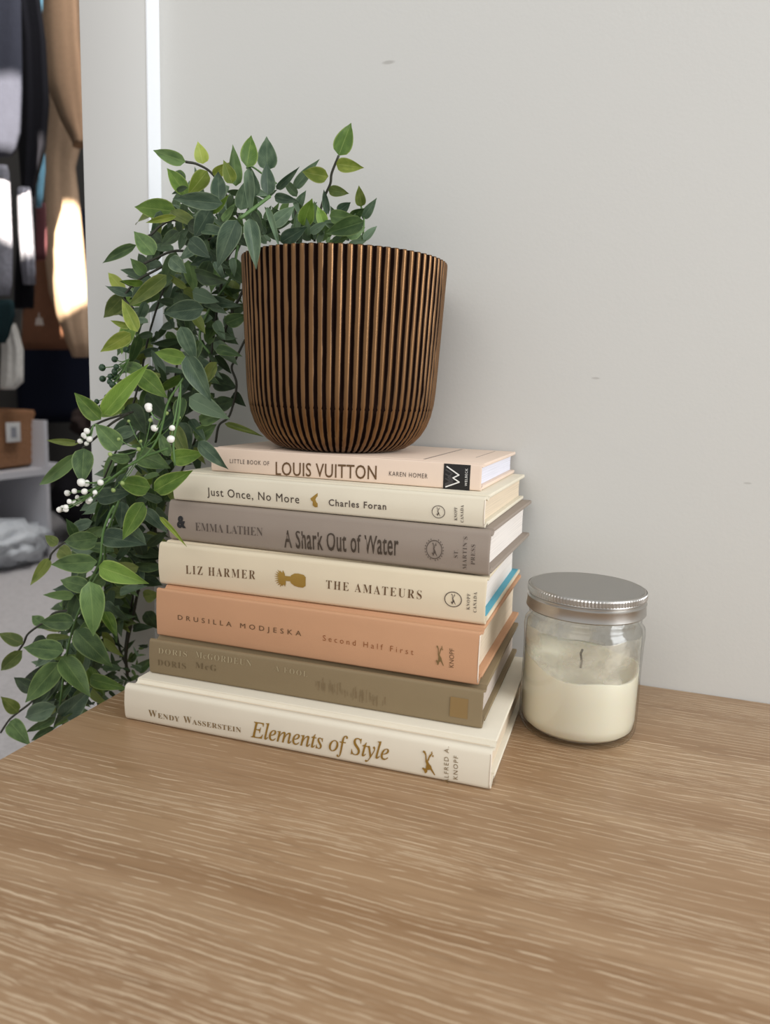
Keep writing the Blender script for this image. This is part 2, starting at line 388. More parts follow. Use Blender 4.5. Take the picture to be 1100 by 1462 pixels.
zs = [.02384, .02367, .03278, .02946, .02822, .01926, .01680]
zb = [sum(zs[:i]) for i in range(8)]
CREAM1 = cloth('cream_paper', srgb(220, 211, 192), False); OLIVE = cloth('olive_cloth', srgb(132, 115, 87)); ORANGE = cloth('apricot_paper', srgb(194, 148, 113))
CREAM2 = cloth('ivory_paper', srgb(216, 202, 175), False); GREY = cloth('taupe_cloth', srgb(148, 135, 123)); CREAM3 = cloth('pale_cream_paper', srgb(220, 211, 190), False)
PINK = cloth('blush_paper', srgb(226, 204, 185), False, .55)
PW = pages('pages_white', srgb(232, 224, 216)); PC = pages('pages_cream', srgb(222, 205, 180)); PB = pages('pages_cool', srgb(222, 222, 232)); PG = pages('pages_greyed', srgb(205, 192, 180), .2)
B1 = Book('hardcover_book', 'thick cream hardcover with gold italic title, bottom of the stack on the cabinet top', -.0484, -.0976, zb[0], .42, .2395, .158, zs[0], CREAM1, PC, bulge=.0006, corner=.0032, groove=.0030, hinge=.0125, gs=2.0)
B2 = Book('hardcover_book', 'faded olive cloth hardcover, second from the bottom of the stack', -.0593, -.0732, zb[1], .6, .2265, .1422, zs[1], OLIVE, PG, bulge=.0006, corner=.0016, groove=.0024, hinge=.0095, gs=1.8)
B3 = Book('hardcover_book', 'apricot orange hardcover between the olive book and the ivory book', -.0641, -.067, zb[2], -.15, .222, .1545, zs[2], ORANGE, PC, bulge=.0006, corner=.0014, groove=.0022, hinge=.0095, inset=.0045, gs=1.7)
B4 = Book('hardcover_book', 'ivory hardcover with a gold pineapple on its spine, blue endpapers showing', -.0644, -.0547, zb[3], .49, .2261, .1478, zs[3], CREAM2, PW, inner=mat('blue_endpaper', srgb(92, 170, 190), .7), bulge=.0012, corner=.003, groove=.0014, hinge=.008, inset=.0055)
B5 = Book('hardcover_book', 'taupe grey cloth hardcover with rounded spine and bright white pages', -.0643, -.0522, zb[4], -1.54, .2251, .147, zs[4], GREY, PW, bulge=.0016, corner=.0035, groove=.0014, hinge=.0075, inset=.005, wt=.003)
B6 = Book('hardcover_book', 'pale cream hardcover with dark rounded lettering, directly under the blush pink book', -.069, -.0486, zb[5], -.74, .2168, .1453, zs[5], CREAM3, PC, th=.0024, bulge=.001, corner=.0022, groove=.0018, hinge=.009, gs=1.5)
B7 = Book('hardcover_book', 'small blush pink hardcover on top of the stack, black square on its spine', -.0769, -.0258, zb[6], -.49, .1925, .1265, zs[6], PINK, PB, th=.0024, bulge=.0003, corner=.0009, groove=.0007, hinge=.0065, inset=.003)
WORN = mat('worn_paper', srgb(236, 224, 208), .8)
for bk_, m_ in ((B3, WORN), (B6, WORN), (B1, WORN)):      # paper rubbed pale along the spine ends
    tube('worn_edge', [(-.0002, -bk_.bulge*math.sin(PI*t)+.0002+.0004*abs(t-.5), .0018+(bk_.T-.004)*t) for t in [i/8 for i in range(9)]], .00035, m_, bk_.e, n=5)
# bottom book
B1.text('lettering', BOLD('W'), (213, 1022), (225, 1023.5), 10.5, GOLDD, offset=-.008)
B1.text('lettering', BOLD('ENDY'), (226.5, 1024.5), (257, 1030), 8, GOLDD, 1.1, offset=-.008)
B1.text('lettering', BOLD('W'), (263, 1031), (274.5, 1032.5), 10.5, GOLDD, offset=-.008)
B1.text('lettering', BOLD('ASSERSTEIN'), (275.5, 1033.5), (345, 1045.5), 8, GOLDD, 1.1, offset=-.008)
B1.text('lettering', ITAL('Elements of Style'), (359, 1051.5), (556, 1085), 25, GOLD, offset=.006)
B1.shape('hound_emblem', HOUND, (613, 1089), 25, 36, GOLD)
B1.vtext('lettering', 'ALFRED A.', (641, 1118.5), (641.5, 1066), 6.5, GOLDD, 1.25)
B1.vtext('lettering', 'KNOPF', (654, 1113), (655, 1079), 6.5, GOLDD, 1.25)
# olive book: rubbed lettering with its darker ghost below
B2.text('lettering', BOLD('DORIS'), (227, 932), (268, 937.5), 8, FADE, 1.2, offset=-.012)
B2.text('lettering', BOLD('McGORDEUN'), (280, 938), (360, 951), 9, FADE, 1.2, offset=-.012)
B2.text('lettering', BOLD('DORIS'), (226, 949), (266, 955), 9, FADE2, 1.2, offset=-.014)
B2.text('lettering', BOLD('McG'), (280, 953), (310, 958), 9, FADE2, 1.2, offset=-.014)
B2.text('lettering', BOLD('A FOOL'), (393, 957), (440, 966), 8, FADE, 1.3, offset=-.014)
B2.shape('rubbed_lettering', [[(x, y0-(x-.5)*.62), (x+.006, y0-(x-.5)*.62), (x+.006, y1-(x-.5)*.62), (x, y1-(x-.5)*.62)] for x, y0, y1 in [(random.random(), random.uniform(.0, .45), random.uniform(.5, 1)) for k in range(60)]], (500, 988), 110, 22, mat('rubbed_ink', srgb(126, 106, 76), .7), .0002)
B2.shape('stain', [[(0, k/8), (1, k/8), (1, (k+1)/8), (0, (k+1)/8)] for k in range(8)], (656, 1010), 26, 30, mat('rubbed_gold', srgb(140, 113, 70), .7, .1), .0003)
# apricot book
B3.text('lettering', 'DRUSILLA MODJESKA', (255, 884), (431, 907.5), 7.2, BRONZE, 1.75)
B3.text('lettering', 'Second Half First', (462, 914), (591, 934.5), 8.5, COPPER, 1.6, offset=-.006)
B3.shape('hound_emblem', HOUND, (629, 936), 15, 30, GOLDD)
B3.vtext('lettering', 'KNOPF', (648.5, 953), (649.5, 926), 7, BRONZE, 1.0, offset=-.004)
# ivory book
B4.text('lettering', BOLD('LIZ HARMER'), (267, 818.5), (366, 826.5), 13, BRONZE, 1.3, offset=-.01)
B4.text('lettering', BOLD('THE AMATEURS'), (467, 839.5), (603, 855), 13, BRONZE, 1.3, offset=-.01)
B4.shape('pineapple_emblem', PINE, (414.5, 824.5), 51, 31, GOLD)
B4.shape('emblem_ring', ring(.5, .5, .47, .05), (648, 855), 26, 23, INKG)
B4.shape('hound_emblem', HOUND, (648.5, 855), 9, 16, INKG)
B4.vtext('lettering', BOLD('KNOPF'), (671.5, 870), (672.5, 847), 4.6, INKG, 1.2)
B4.vtext('lettering', BOLD('CANADA'), (681, 874), (682, 845), 4.6, INKG, 1.2)
# taupe book
B5.text('lettering', '&', (255, 752), (267.5, 752.5), 16, BLACK, offset=.05)
B5.text('lettering', BOLD('EMMA LATHEN'), (281, 757), (377, 765), 12.5, INKG, 1.0, offset=-.014)
B5.text('lettering', 'A Shark Out of Water', (407, 781), (570, 792.5), 26, INKD, 1.08, offset=.010, ymap=lambda y: y if y < 0 else (y*1.22 if y < .46 else .561+(y-.46)*.58))
B5.shape('emblem_ring', ring(.5, .5, .38, .035)+[q for k in range(22) if k not in (5, 6, 16) for q in [[(.5+.45*math.cos(k*2*PI/22)-.02, .5+.45*math.sin(k*2*PI/22)-.025), (.5+.45*math.cos(k*2*PI/22)+.02, .5+.45*math.sin(k*2*PI/22)-.025), (.5+.45*math.cos(k*2*PI/22)+.02, .5+.45*math.sin(k*2*PI/22)+.025), (.5+.45*math.cos(k*2*PI/22)-.02, .5+.45*math.sin(k*2*PI/22)+.025)]]], (621.5, 784), 30, 35, INKG)
B5.shape('hound_emblem', HOUND, (622, 784), 10, 20, INKG)
B5.vtext('lettering', BOLD('ST.'), (655, 796), (655.5, 784), 6, INKG, 1.1, offset=-.01)
B5.vtext('lettering', BOLD("MARTIN\u2019S"), (667, 813), (668.5, 766), 6, INKG, 1.1, offset=-.01)
B5.vtext('lettering', BOLD('PRESS'), (679, 806), (680, 777), 6, INKG, 1.1, offset=-.01)
# pale cream book
B6.text('lettering', 'Just Once, No More', (297, 707), (428.5, 718.5), 12, INKD, 1.14)
B6.text('lettering', 'Charles Foran', (470.5, 721.5), (552.5, 727.5), 9.6, INKG, 1.18, offset=.014)
B6.shape('bell_emblem', [[(0, .58), (.12, .45), (.35, .38), (.3, .12), (.62, 0), (1, .02), (1, 1)]], (449.5, 713.5), 11, 21, GOLD)
B6.shape('emblem_ring', ring(.5, .5, .47, .05), (627, 730.5), 20, 19, INKG)
B6.shape('hound_emblem', HOUND, (627, 730.5), 7, 13, INKG)
B6.vtext('lettering', BOLD('KNOPF'), (653.5, 743), (654, 724), 4.4, INKG, 1.1)
B6.vtext('lettering', BOLD('CANADA'), (662.5, 746), (663, 721), 4.4, INKG, 1.1)
# blush book
B7.text('lettering', 'LITTLE BOOK OF', (329, 661), (385, 664.5), 6, INKG, 1.25)
B7.text('lettering', 'LOUIS VUITTON', (394, 678), (538, 684.5), 19.5, BRONZE, 1.05, offset=.006)
B7.text('lettering', 'KAREN HOMER', (556, 679), (611, 683), 6.6, INKG, 1.2)
B7.shape('publisher_square', [[(0, k/8), (1, k/8), (1, (k+1)/8), (0, (k+1)/8)] for k in range(8)], (652.5, 682.5), 39, 39.5, BLACK, .0002)
B7.shape('publisher_mark', [q for k in range(3) for q in stroke([(.10+.0*k, .78-.16*k), (.34, .62-.16*k+.04), (.2, .5-.1*k), (.38, .40-.08*k), (.10, .16+.05*(2-k))], .05)], (652, 682.5), 39, 39, CHAR, .0003)
B7.shape('publisher_mark', stroke([(.13, .90), (.60, .62), (.38, .50), (.62, .36), (.12, .15)], .045), (652, 682.5), 39, 39, WHITE, .0004)
B7.vtext('lettering', 'WELBECK', (667.5, 694), (668.5, 669), 3.6, WHITE, 1.2)
# two pressed lines across the top cover of the blush book
LINE = mat('pressed_line', srgb(150, 134, 122), .6)
for (x, w, y0, y1) in ((-.0405, .0016, .012, .118), (-.0145, .0007, .05, .118), (-.152, .0016, .012, .118)):
    box('pressed_line', x-w/2, x+w/2, y0, y1, B7.T-.00035, B7.T-.00022, LINE, B7.e)
# ------------------------------------------------------------------ ribbed pot
PX, PY, PZ = -.1935, .0295, zb[7]
HP = .1312
def ridged():
    m = bpy.data.materials.new('antique_brass'); m.use_nodes = True; nt = m.node_tree; p = nt.nodes['Principled BSDF']; N = nt.nodes.new; L = nt.links.new
    at_ = N('ShaderNodeAttribute'); at_.attribute_name = 'ridge'
    tc = N('ShaderNodeTexCoord'); mpn = N('ShaderNodeMapping'); mpn.inputs['Scale'].default_value = (300, 300, 40); L(tc.outputs['Object'], mpn.inputs[0])
    nz = N('ShaderNodeTexNoise'); nz.inputs['Scale'].default_value = 1; nz.inputs['Detail'].default_value = 5; L(mpn.outputs[0], nz.inputs[0])
    ad = N('ShaderNodeMath'); ad.operation = 'MULTIPLY_ADD'; ad.inputs[1].default_value = .5; L(nz.outputs[0], ad.inputs[0]); L(at_.outputs['Fac'], ad.inputs[2])
    mr = N('ShaderNodeMapRange'); mr.inputs[1].default_value = .86; mr.inputs[2].default_value = 1.12; mr.interpolation_type = 'SMOOTHSTEP'; L(ad.outputs[0], mr.inputs[0])
    mx = N('ShaderNodeMix'); mx.data_type = 'RGBA'; mx.inputs['A'].default_value = srgb(26, 16, 13); mx.inputs['B'].default_value = srgb(118, 83, 46)
    L(mr.outputs[0], mx.inputs['Factor']); L(mx.outputs['Result'], p.inputs['Base Color'])
    mt = N('ShaderNodeMath'); mt.operation = 'MULTIPLY'; mt.inputs[1].default_value = .75; L(mr.outputs[0], mt.inputs[0]); L(mt.outputs[0], p.inputs['Metallic'])
    L(mr.outputs[0], p.inputs['Specular IOR Level']); rg = N('ShaderNodeMapRange'); rg.inputs[3].default_value = .8; rg.inputs[4].default_value = .30; L(mr.outputs[0], rg.inputs[0]); L(rg.outputs[0], p.inputs['Roughness'])
    return m
def pot():
    NR, SG = 74, 8; n = NR*SG
    prof = [(.0, .0), (.036, .0), (.0435, .0004), (.049, .0022), (.0548, .0060), (.0598, .0112), (.0640, .0180), (.0668, .0255), (.0686, .034), (.0696, .044), (.0703, .056), (.0710, .070), (.0718, .085), (.0726, .1), (.0733, .115), (.0738, .124), (.0740, .1295), (.0738, HP)]
    prof = [(r_*.98, z_) for r_, z_ in prof]
    P2 = []
    for i in range(len(prof)-1):
        for k in range(2): P2.append(tuple(prof[i][j]+(prof[i+1][j]-prof[i][j])*k/2 for j in range(2)))
    P2.append(prof[-1])
    inner = [(.0698, HP), (.0690, HP-.002), (.068, .10), (.066, .03), (.05, .006), (0, .004)]
    vs = []; fs = []; rd = []
    for (r, z) in P2:
        amp = .0012*min(1, max(0, (r-.03)/.02))
        for k in range(n):
            a = 2*PI*k/n; c = abs(math.cos(PI*(k % SG)/SG)); ridge = math.sin(PI*((k % SG)+.0)/SG)**.8 if k % SG else 0
            rr = r-amp*(1-ridge)*2.1; vs.append((rr*math.cos(a), rr*math.sin(a), z)); rd.append(ridge if r > .035 else 0)
    for (r, z) in inner:
        for k in range(n):
            a = 2*PI*k/n; vs.append((r*math.cos(a), r*math.sin(a), z)); rd.append(0)
    R_ = len(P2)+len(inner)
    for i in range(R_-1):
        for k in range(n): k2 = (k+1) % n; fs.append((i*n+k, i*n+k2, (i+1)*n+k2, (i+1)*n+k))
    t = empty('plant_pot', (PX, PY, PZ), 'ribbed antique brass plant pot standing on the topmost book', 'pot')
    o = mesh_obj('pot_body', vs, fs, ridged(), t, smooth=True)
    at_ = o.data.attributes.new('ridge', 'FLOAT', 'POINT'); at_.data.foreach_set('value', rd)
    lathe('planting_foam', [(0, .100), (.0660, .100), (.0660, .108), (.05, .112), (.0, .113)], mat('dark_foam', srgb(52, 44, 34), .9, bump=((300, 300, 300), .8, .003)), t)
pot()
# ------------------------------------------------------------------ candle jar
JXc, JYc = -.0102, .0080
def jar():
    t = empty('candle_jar', (JXc, JYc, 0), 'clear glass candle jar with brushed metal screw lid, right of the books', 'candle'); t.scale = (.968, .968, 1.05)
    g = bpy.data.materials.new('clear_glass'); g.use_nodes = True; nt = g.node_tree; N = nt.nodes.new; L = nt.links.new
    p = nt.nodes['Principled BSDF']; nt.nodes.remove(p); out = nt.nodes['Material Output']
    lw = N('ShaderNodeLayerWeight'); lw.inputs['Blend'].default_value = .25
    cr = N('ShaderNodeValToRGB'); cr.color_ramp.elements[0].position = .0; cr.color_ramp.elements[0].color = (.985, .988, .985, 1); cr.color_ramp.elements[1].position = .92; cr.color_ramp.elements[1].color = (.50, .50, .46, 1)
    e = cr.color_ramp.elements.new(.6); e.color = (.93, .935, .92, 1)
    L(lw.outputs['Facing'], cr.inputs[0])
    tr = N('ShaderNodeBsdfTransparent'); L(cr.outputs[0], tr.inputs[0])
    gl = N('ShaderNodeBsdfGlossy'); gl.inputs['Roughness'].default_value = .04
    pw = N('ShaderNodeMath'); pw.operation = 'POWER'; pw.inputs[1].default_value = 4.5; lf = N('ShaderNodeLayerWeight'); lf.inputs['Blend'].default_value = .5; L(lf.outputs['Facing'], pw.inputs[0])
    fr = N('ShaderNodeMath'); fr.operation = 'MULTIPLY_ADD'; fr.inputs[1].default_value = .8; fr.inputs[2].default_value = .035; L(pw.outputs[0], fr.inputs[0])
    mx = N('ShaderNodeMixShader'); L(fr.outputs[0], mx.inputs[0]); L(tr.outputs[0], mx.inputs[1]); L(gl.outputs[0], mx.inputs[2]); L(mx.outputs[0], out.inputs['Surface'])
    prof = [(0, 0.0006), (.030, 0.0006), (.0345, .0), (.0372, .0012), (.0388, .0045), (.0392, .010), (.0391, .046), (.0394, .0600), (.0398, .0650), (.0393, .0690), (.0372, .0712), (.0364, .0724), (.0364, .0738), (.0372, .0746), (.0364, .0756), (.0364, .0850),
            (.0345, .0850), (.0345, .072), (.0376, .0680), (.0382, .060), (.0380, .012), (.0374, .0060), (.034, .0028), (0, .0026)]
    lathe('glass_jar', prof, g, t, n=96, split=60)
    wax = mat('cream_wax', srgb(234, 227, 206), .42, spec=.45); wp = wax.node_tree.nodes['Principled BSDF']; wp.inputs['Subsurface Weight'].default_value = .25; wp.inputs['Subsurface Radius'].default_value = (.006, .004, .002); wp.inputs['Subsurface Scale'].default_value = 1
    def wl(k, r, z): return 1
    n = 96; vs = []; fs = []; pr = [(0, .0030), (.033, .0030), (.0368, .0060), (.0377, .0110), (.0378, .030)]
    top = [(.0377, .0415), (.0372, .0425), (.034, .0408), (.026, .0392), (.014, .0386), (0, .0388)]
    for j, (r, z) in enumerate(pr+top):
        for k in range(n):
            a = 2*PI*k/n; zz = z+(.0018*math.sin(a*2+.6)+.0012*math.sin(a*5+1))*(1 if j >= len(pr) and r > .02 else 0)
            # wax climbed up the left and back of the glass as it burned down
            if j in (len(pr), len(pr)+1): zz += .009*max(0, math.cos(a-2.6))**1.5
            vs.append((r*math.cos(a), r*math.sin(a), zz))
    R_ = len(pr+top)
    for i in range(R_-1):
        for k in range(n): k2 = (k+1) % n; fs.append((i*n+k, i*n+k2, (i+1)*n+k2, (i+1)*n+k))
    mesh_obj('wax', vs, fs, wax, t, smooth=True)
    # thin film of wax left on the glass above the surface
    fm = mat('wax_film', srgb(226, 217, 198), .6); fn = fm.node_tree; fp = fn.nodes['Principled BSDF']; tc = fn.nodes.new('ShaderNodeTexCoord'); mp = fn.nodes.new('ShaderNodeMapping'); mp.inputs['Scale'].default_value = (45, 45, 60)
    nz = fn.nodes.new('ShaderNodeTexNoise'); nz.inputs['Scale'].default_value = 1; nz.inputs['Detail'].default_value = 3
    mr = fn.nodes.new('ShaderNodeMapRange'); mr.inputs[1].default_value = .40; mr.inputs[2].default_value = .60; mr.inputs[3].default_value = .12; mr.inputs[4].default_value = .62
    fn.links.new(tc.outputs['Object'], mp.inputs[0]); fn.links.new(mp.outputs[0], nz.inputs[0]); fn.links.new(nz.outputs[0], mr.inputs[0]); fn.links.new(mr.outputs[0], fp.inputs['Alpha'])
    vs = []; fs = []
    for i in range(7):
        for k in range(n):
            a = 2*PI*k/n; z = .0400+(.0660+.0008*math.sin(a*7)-.0400)*i/6; vs.append((.0375*math.cos(a), .0375*math.sin(a), z))
    for i in range(6):
        for k in range(n): k2 = (k+1) % n; fs.append((i*n+k, i*n+k2, (i+1)*n+k2, (i+1)*n+k))
    mesh_obj('wax_film', vs, fs, fm, t, smooth=True)
    tube('wick', [(0, 0, .0385), (.0004, 0, .043), (-.0006, -.0006, .048), (.0004, -.001, .051)], .0008, mat('burnt_wick', srgb(50, 46, 42), .9), t)
    met = mat('brushed_metal', srgb(178, 175, 170), .33, 1); 
    lt = mat('lid_top_metal', srgb(170, 168, 164), .48, 1, bump=((40, 900, 900), .05, .0002))
    LT = .0921
    pl = [(.0374, .0778), (.0386, .0776), (.0392, .0783), (.0390, .0795), (.0387, .0835), (.0390, .0842), (.0390, .0850), (.0380, .0858), (.0380, .0866), (.0388, .0875)]
    lid = lathe('lid', pl+[(.0386, .0880), (.0384, LT-.0012), (.0380, LT-.0004), (.0372, LT), (.0368, LT-.0003), (0, LT-.0003)], met, t, n=120, split=40)
    # knurled band round the lid: ridges of its own
    NK = 110; n2 = NK*4; vs = []; fs = []
    for (r, z) in ((.0384, .0877), (.0387, .0882), (.0387, LT-.0014), (.0383, LT-.0006)):
        for k in range(n2):
            a = 2*PI*k/n2; rr = r+.00035*(1 if k % 4 in (0, 1) else 0); vs.append((rr*math.cos(a), rr*math.sin(a), z))
    for i in range(3):
        for k in range(n2): k2 = (k+1) % n2; fs.append((i*n2+k, i*n2+k2, (i+1)*n2+k2, (i+1)*n2+k))
    mesh_obj('knurled_band', vs, fs, met, lid)
    lathe('lid_top', [(.0367, LT-.0002), (0, LT-.0001)], lt, lid, n=96)
jar()
# ------------------------------------------------------------------ trailing plant
def leaf_mat(name, a, b, rim, rough=.48):
    m = bpy.data.materials.new(name); m.use_nodes = True; nt = m.node_tree; p = nt.nodes['Principled BSDF']; N = nt.nodes.new; L = nt.links.new
    uvn = N('ShaderNodeUVMap'); sx = N('ShaderNodeSeparateXYZ'); L(uvn.outputs[0], sx.inputs[0])
    def mt(op, x, y=None, z=None):
        n = N('ShaderNodeMath'); n.operation = op
        for i, q in enumerate((x, y, z)):
            if q is None: continue
            if isinstance(q, (int, float)): n.inputs[i].default_value = q
            else: L(q, n.inputs[i])
        return n.outputs[0]
    def mr(x, a_, b_, c_=0, d_=1):
        n = N('ShaderNodeMapRange'); n.inputs[1].default_value = a_; n.inputs[2].default_value = b_; n.inputs[3].default_value = c_; n.inputs[4].default_value = d_; L(x, n.inputs[0]); return n.outputs[0]
    oi = N('ShaderNodeObjectInfo'); v = mt('ABSOLUTE', mt('SUBTRACT', sx.outputs[1], .5))    # 0 midrib .5 edge
    tc = N('ShaderNodeTexCoord'); ofs = N('ShaderNodeVectorMath'); ofs.operation = 'ADD'; L(tc.outputs['Object'], ofs.inputs[0])
    cmb = N('ShaderNodeCombineXYZ'); L(mt('MULTIPLY', oi.outputs['Random'], 30), cmb.inputs[0]); L(cmb.outputs[0], ofs.inputs[1])
    nz = N('ShaderNodeTexNoise'); nz.inputs['Scale'].default_value = 3.2; nz.inputs['Detail'].default_value = 3; L(ofs.outputs[0], nz.inputs[0])
    mx = N('ShaderNodeMix'); mx.data_type = 'RGBA'; mx.inputs['A'].default_value = a; mx.inputs['B'].default_value = b
    L(mr(mt('ADD', nz.outputs[0], mt('MULTIPLY', mt('SUBTRACT', oi.outputs['Random'], .5), .35)), .32, .68), mx.inputs['Factor'])
    # veins run slanting from the midrib
    vein = mt('SINE', mt('MULTIPLY', mt('SUBTRACT', sx.outputs[0], mt('MULTIPLY', v, .7)), 85))
    m2 = N('ShaderNodeMix'); m2.data_type = 'RGBA'; m2.inputs['B'].default_value = rim; L(mx.outputs['Result'], m2.inputs['A'])
    f = mt('MAXIMUM', mr(v, .42, .5, 0, .8), mr(v, 0, .035, .42, 0)); f = mt('MAXIMUM', f, mt('MULTIPLY', mr(vein, .8, 1, 0, .13), 1))
    L(f, m2.inputs['Factor'])
    hs = N('ShaderNodeHueSaturation'); L(m2.outputs['Result'], hs.inputs['Color']); L(mr(oi.outputs['Random'], 0, 1, .78, 1.22), hs.inputs['Value'])
    L(hs.outputs[0], p.inputs['Base Color']); p.inputs['Roughness'].default_value = rough; p.inputs['Specular IOR Level'].default_value = .35
    bp = N('ShaderNodeBump'); bp.inputs['Strength'].default_value = .18; bp.inputs['Distance'].default_value = .0006; L(mt('ADD', mr(v, 0, .05, 0, 1), mt('MULTIPLY', vein, .15)), bp.inputs['Height']); L(bp.outputs[0], p.inputs['Normal'])
    # thin blade: a little light passes through
    tl = N('ShaderNodeBsdfTranslucent'); L(hs.outputs[0], tl.inputs[0]); ms = N('ShaderNodeMixShader'); ms.inputs[0].default_value = .22
    L(p.outputs[0], ms.inputs[1]); L(tl.outputs[0], ms.inputs[2]); L(ms.outputs[0], nt.nodes['Material Output'].inputs['Surface'])
    return m
LM = {'d': leaf_mat('leaf_blue_green', srgb(62, 84, 64), srgb(98, 118, 92), srgb(138, 156, 122)),
      'm': leaf_mat('leaf_green', srgb(62, 88, 48), srgb(98, 124, 72), srgb(140, 162, 98)),
      'b': leaf_mat('leaf_bright_green', srgb(78, 110, 36), srgb(112, 142, 58), srgb(164, 182, 98)),
      'y': leaf_mat('leaf_yellow_green', srgb(116, 136, 48), srgb(152, 164, 72), srgb(190, 196, 120)),
      'o': leaf_mat('leaf_olive', srgb(84, 102, 42), srgb(120, 132, 66), srgb(150, 156, 92)),
      'k': leaf_mat('leaf_dark_green', srgb(44, 60, 38), srgb(68, 88, 56), srgb(98, 116, 76))}
def leaf_data(fold, droop, twist, wob):
    NT, NW = 10, 4; vs = []; fs = []; uvs = []
    for i in range(NT+1):
        t = i/NT; w = .53*(t**.52)*((1-t)**1.06)/.432*(1.0 if t < .8 else 1-(t-.8)*.9) if 0 < t < 1 else .010
        for j in range(NW+1):
            s = (j/NW-.5)*2; y = s*w; x = t
            z = fold*abs(y)*1.0-droop*t*t+twist*y*t+wob*math.sin(t*7+s*2)*abs(s)
            vs.append((x, y, z)); uvs.append((t, .5+s*.5))
    for i in range(NT):
        for j in range(NW): a = i*(NW+1)+j; fs.append((a, a+NW+1, a+NW+2, a+1))
    return vs, fs, uvs
LSH = [leaf_data(.18, .10, .05, .02), leaf_data(.32, .20, -.1, .02), leaf_data(.10, .26, .2, .03), leaf_data(.26, .04, -.2, .015), leaf_data(.12, -.10, .0, .025), leaf_data(.22, .34, .12, .02)]
LMESH = {}
def leaf_mesh(shape, c):
    if (shape, c) not in LMESH:
        vs, fs, uvs = LSH[shape]; me = bpy.data.meshes.new('leaf'); me.from_pydata(vs, [], fs); me.materials.append(LM[c]); me.shade_smooth()
        u = me.uv_layers.new(name='UVMap')
        for lp in me.loops: u.data[lp.index].uv = uvs[lp.vertex_index]
        LMESH[(shape, c)] = me
    return LMESH[(shape, c)]
plant = empty('trailing_plant', (PX, PY, PZ+.112), 'artificial trailing green plant spilling from the brass pot past the left of the books', 'plant')
PI_ = Matrix.Translation(-Vector((PX, PY, PZ+.112)))
def pl(o): o.parent = plant; o.matrix_parent_inverse = PI_; return o
leaf_count = 0; MASS = []
def leaf(B, T, w, c, tilt=0, shape=None, mass=False):
    """B base point, T tip point, w width in metres; the blade faces the room unless tilted about its own length"""
    global leaf_count
    B = Vector(B); T = Vector(T); d = T-B; L_ = d.length; d.normalize()
    n = (CAM-B).normalized(); n = (n-d*n.dot(d)).normalized()
    n = Matrix.Rotation(tilt, 3, d) @ n; s = n.cross(d)
    sh = random.randrange(len(LSH)) if shape is None else shape
    Mx = Matrix(((d.x*L_, s.x*w, n.x*L_*.6, B.x), (d.y*L_, s.y*w, n.y*L_*.6, B.y), (d.z*L_, s.z*w, n.z*L_*.6, B.z), (0, 0, 0, 1)))
    if mass: MASS.append((Mx, sh, c)); return
    o = bpy.data.objects.new('leaf', leaf_mesh(sh, c)); COL.objects.link(o); o.parent = plant
    o.matrix_basis = PI_ @ Mx; leaf_count += 1
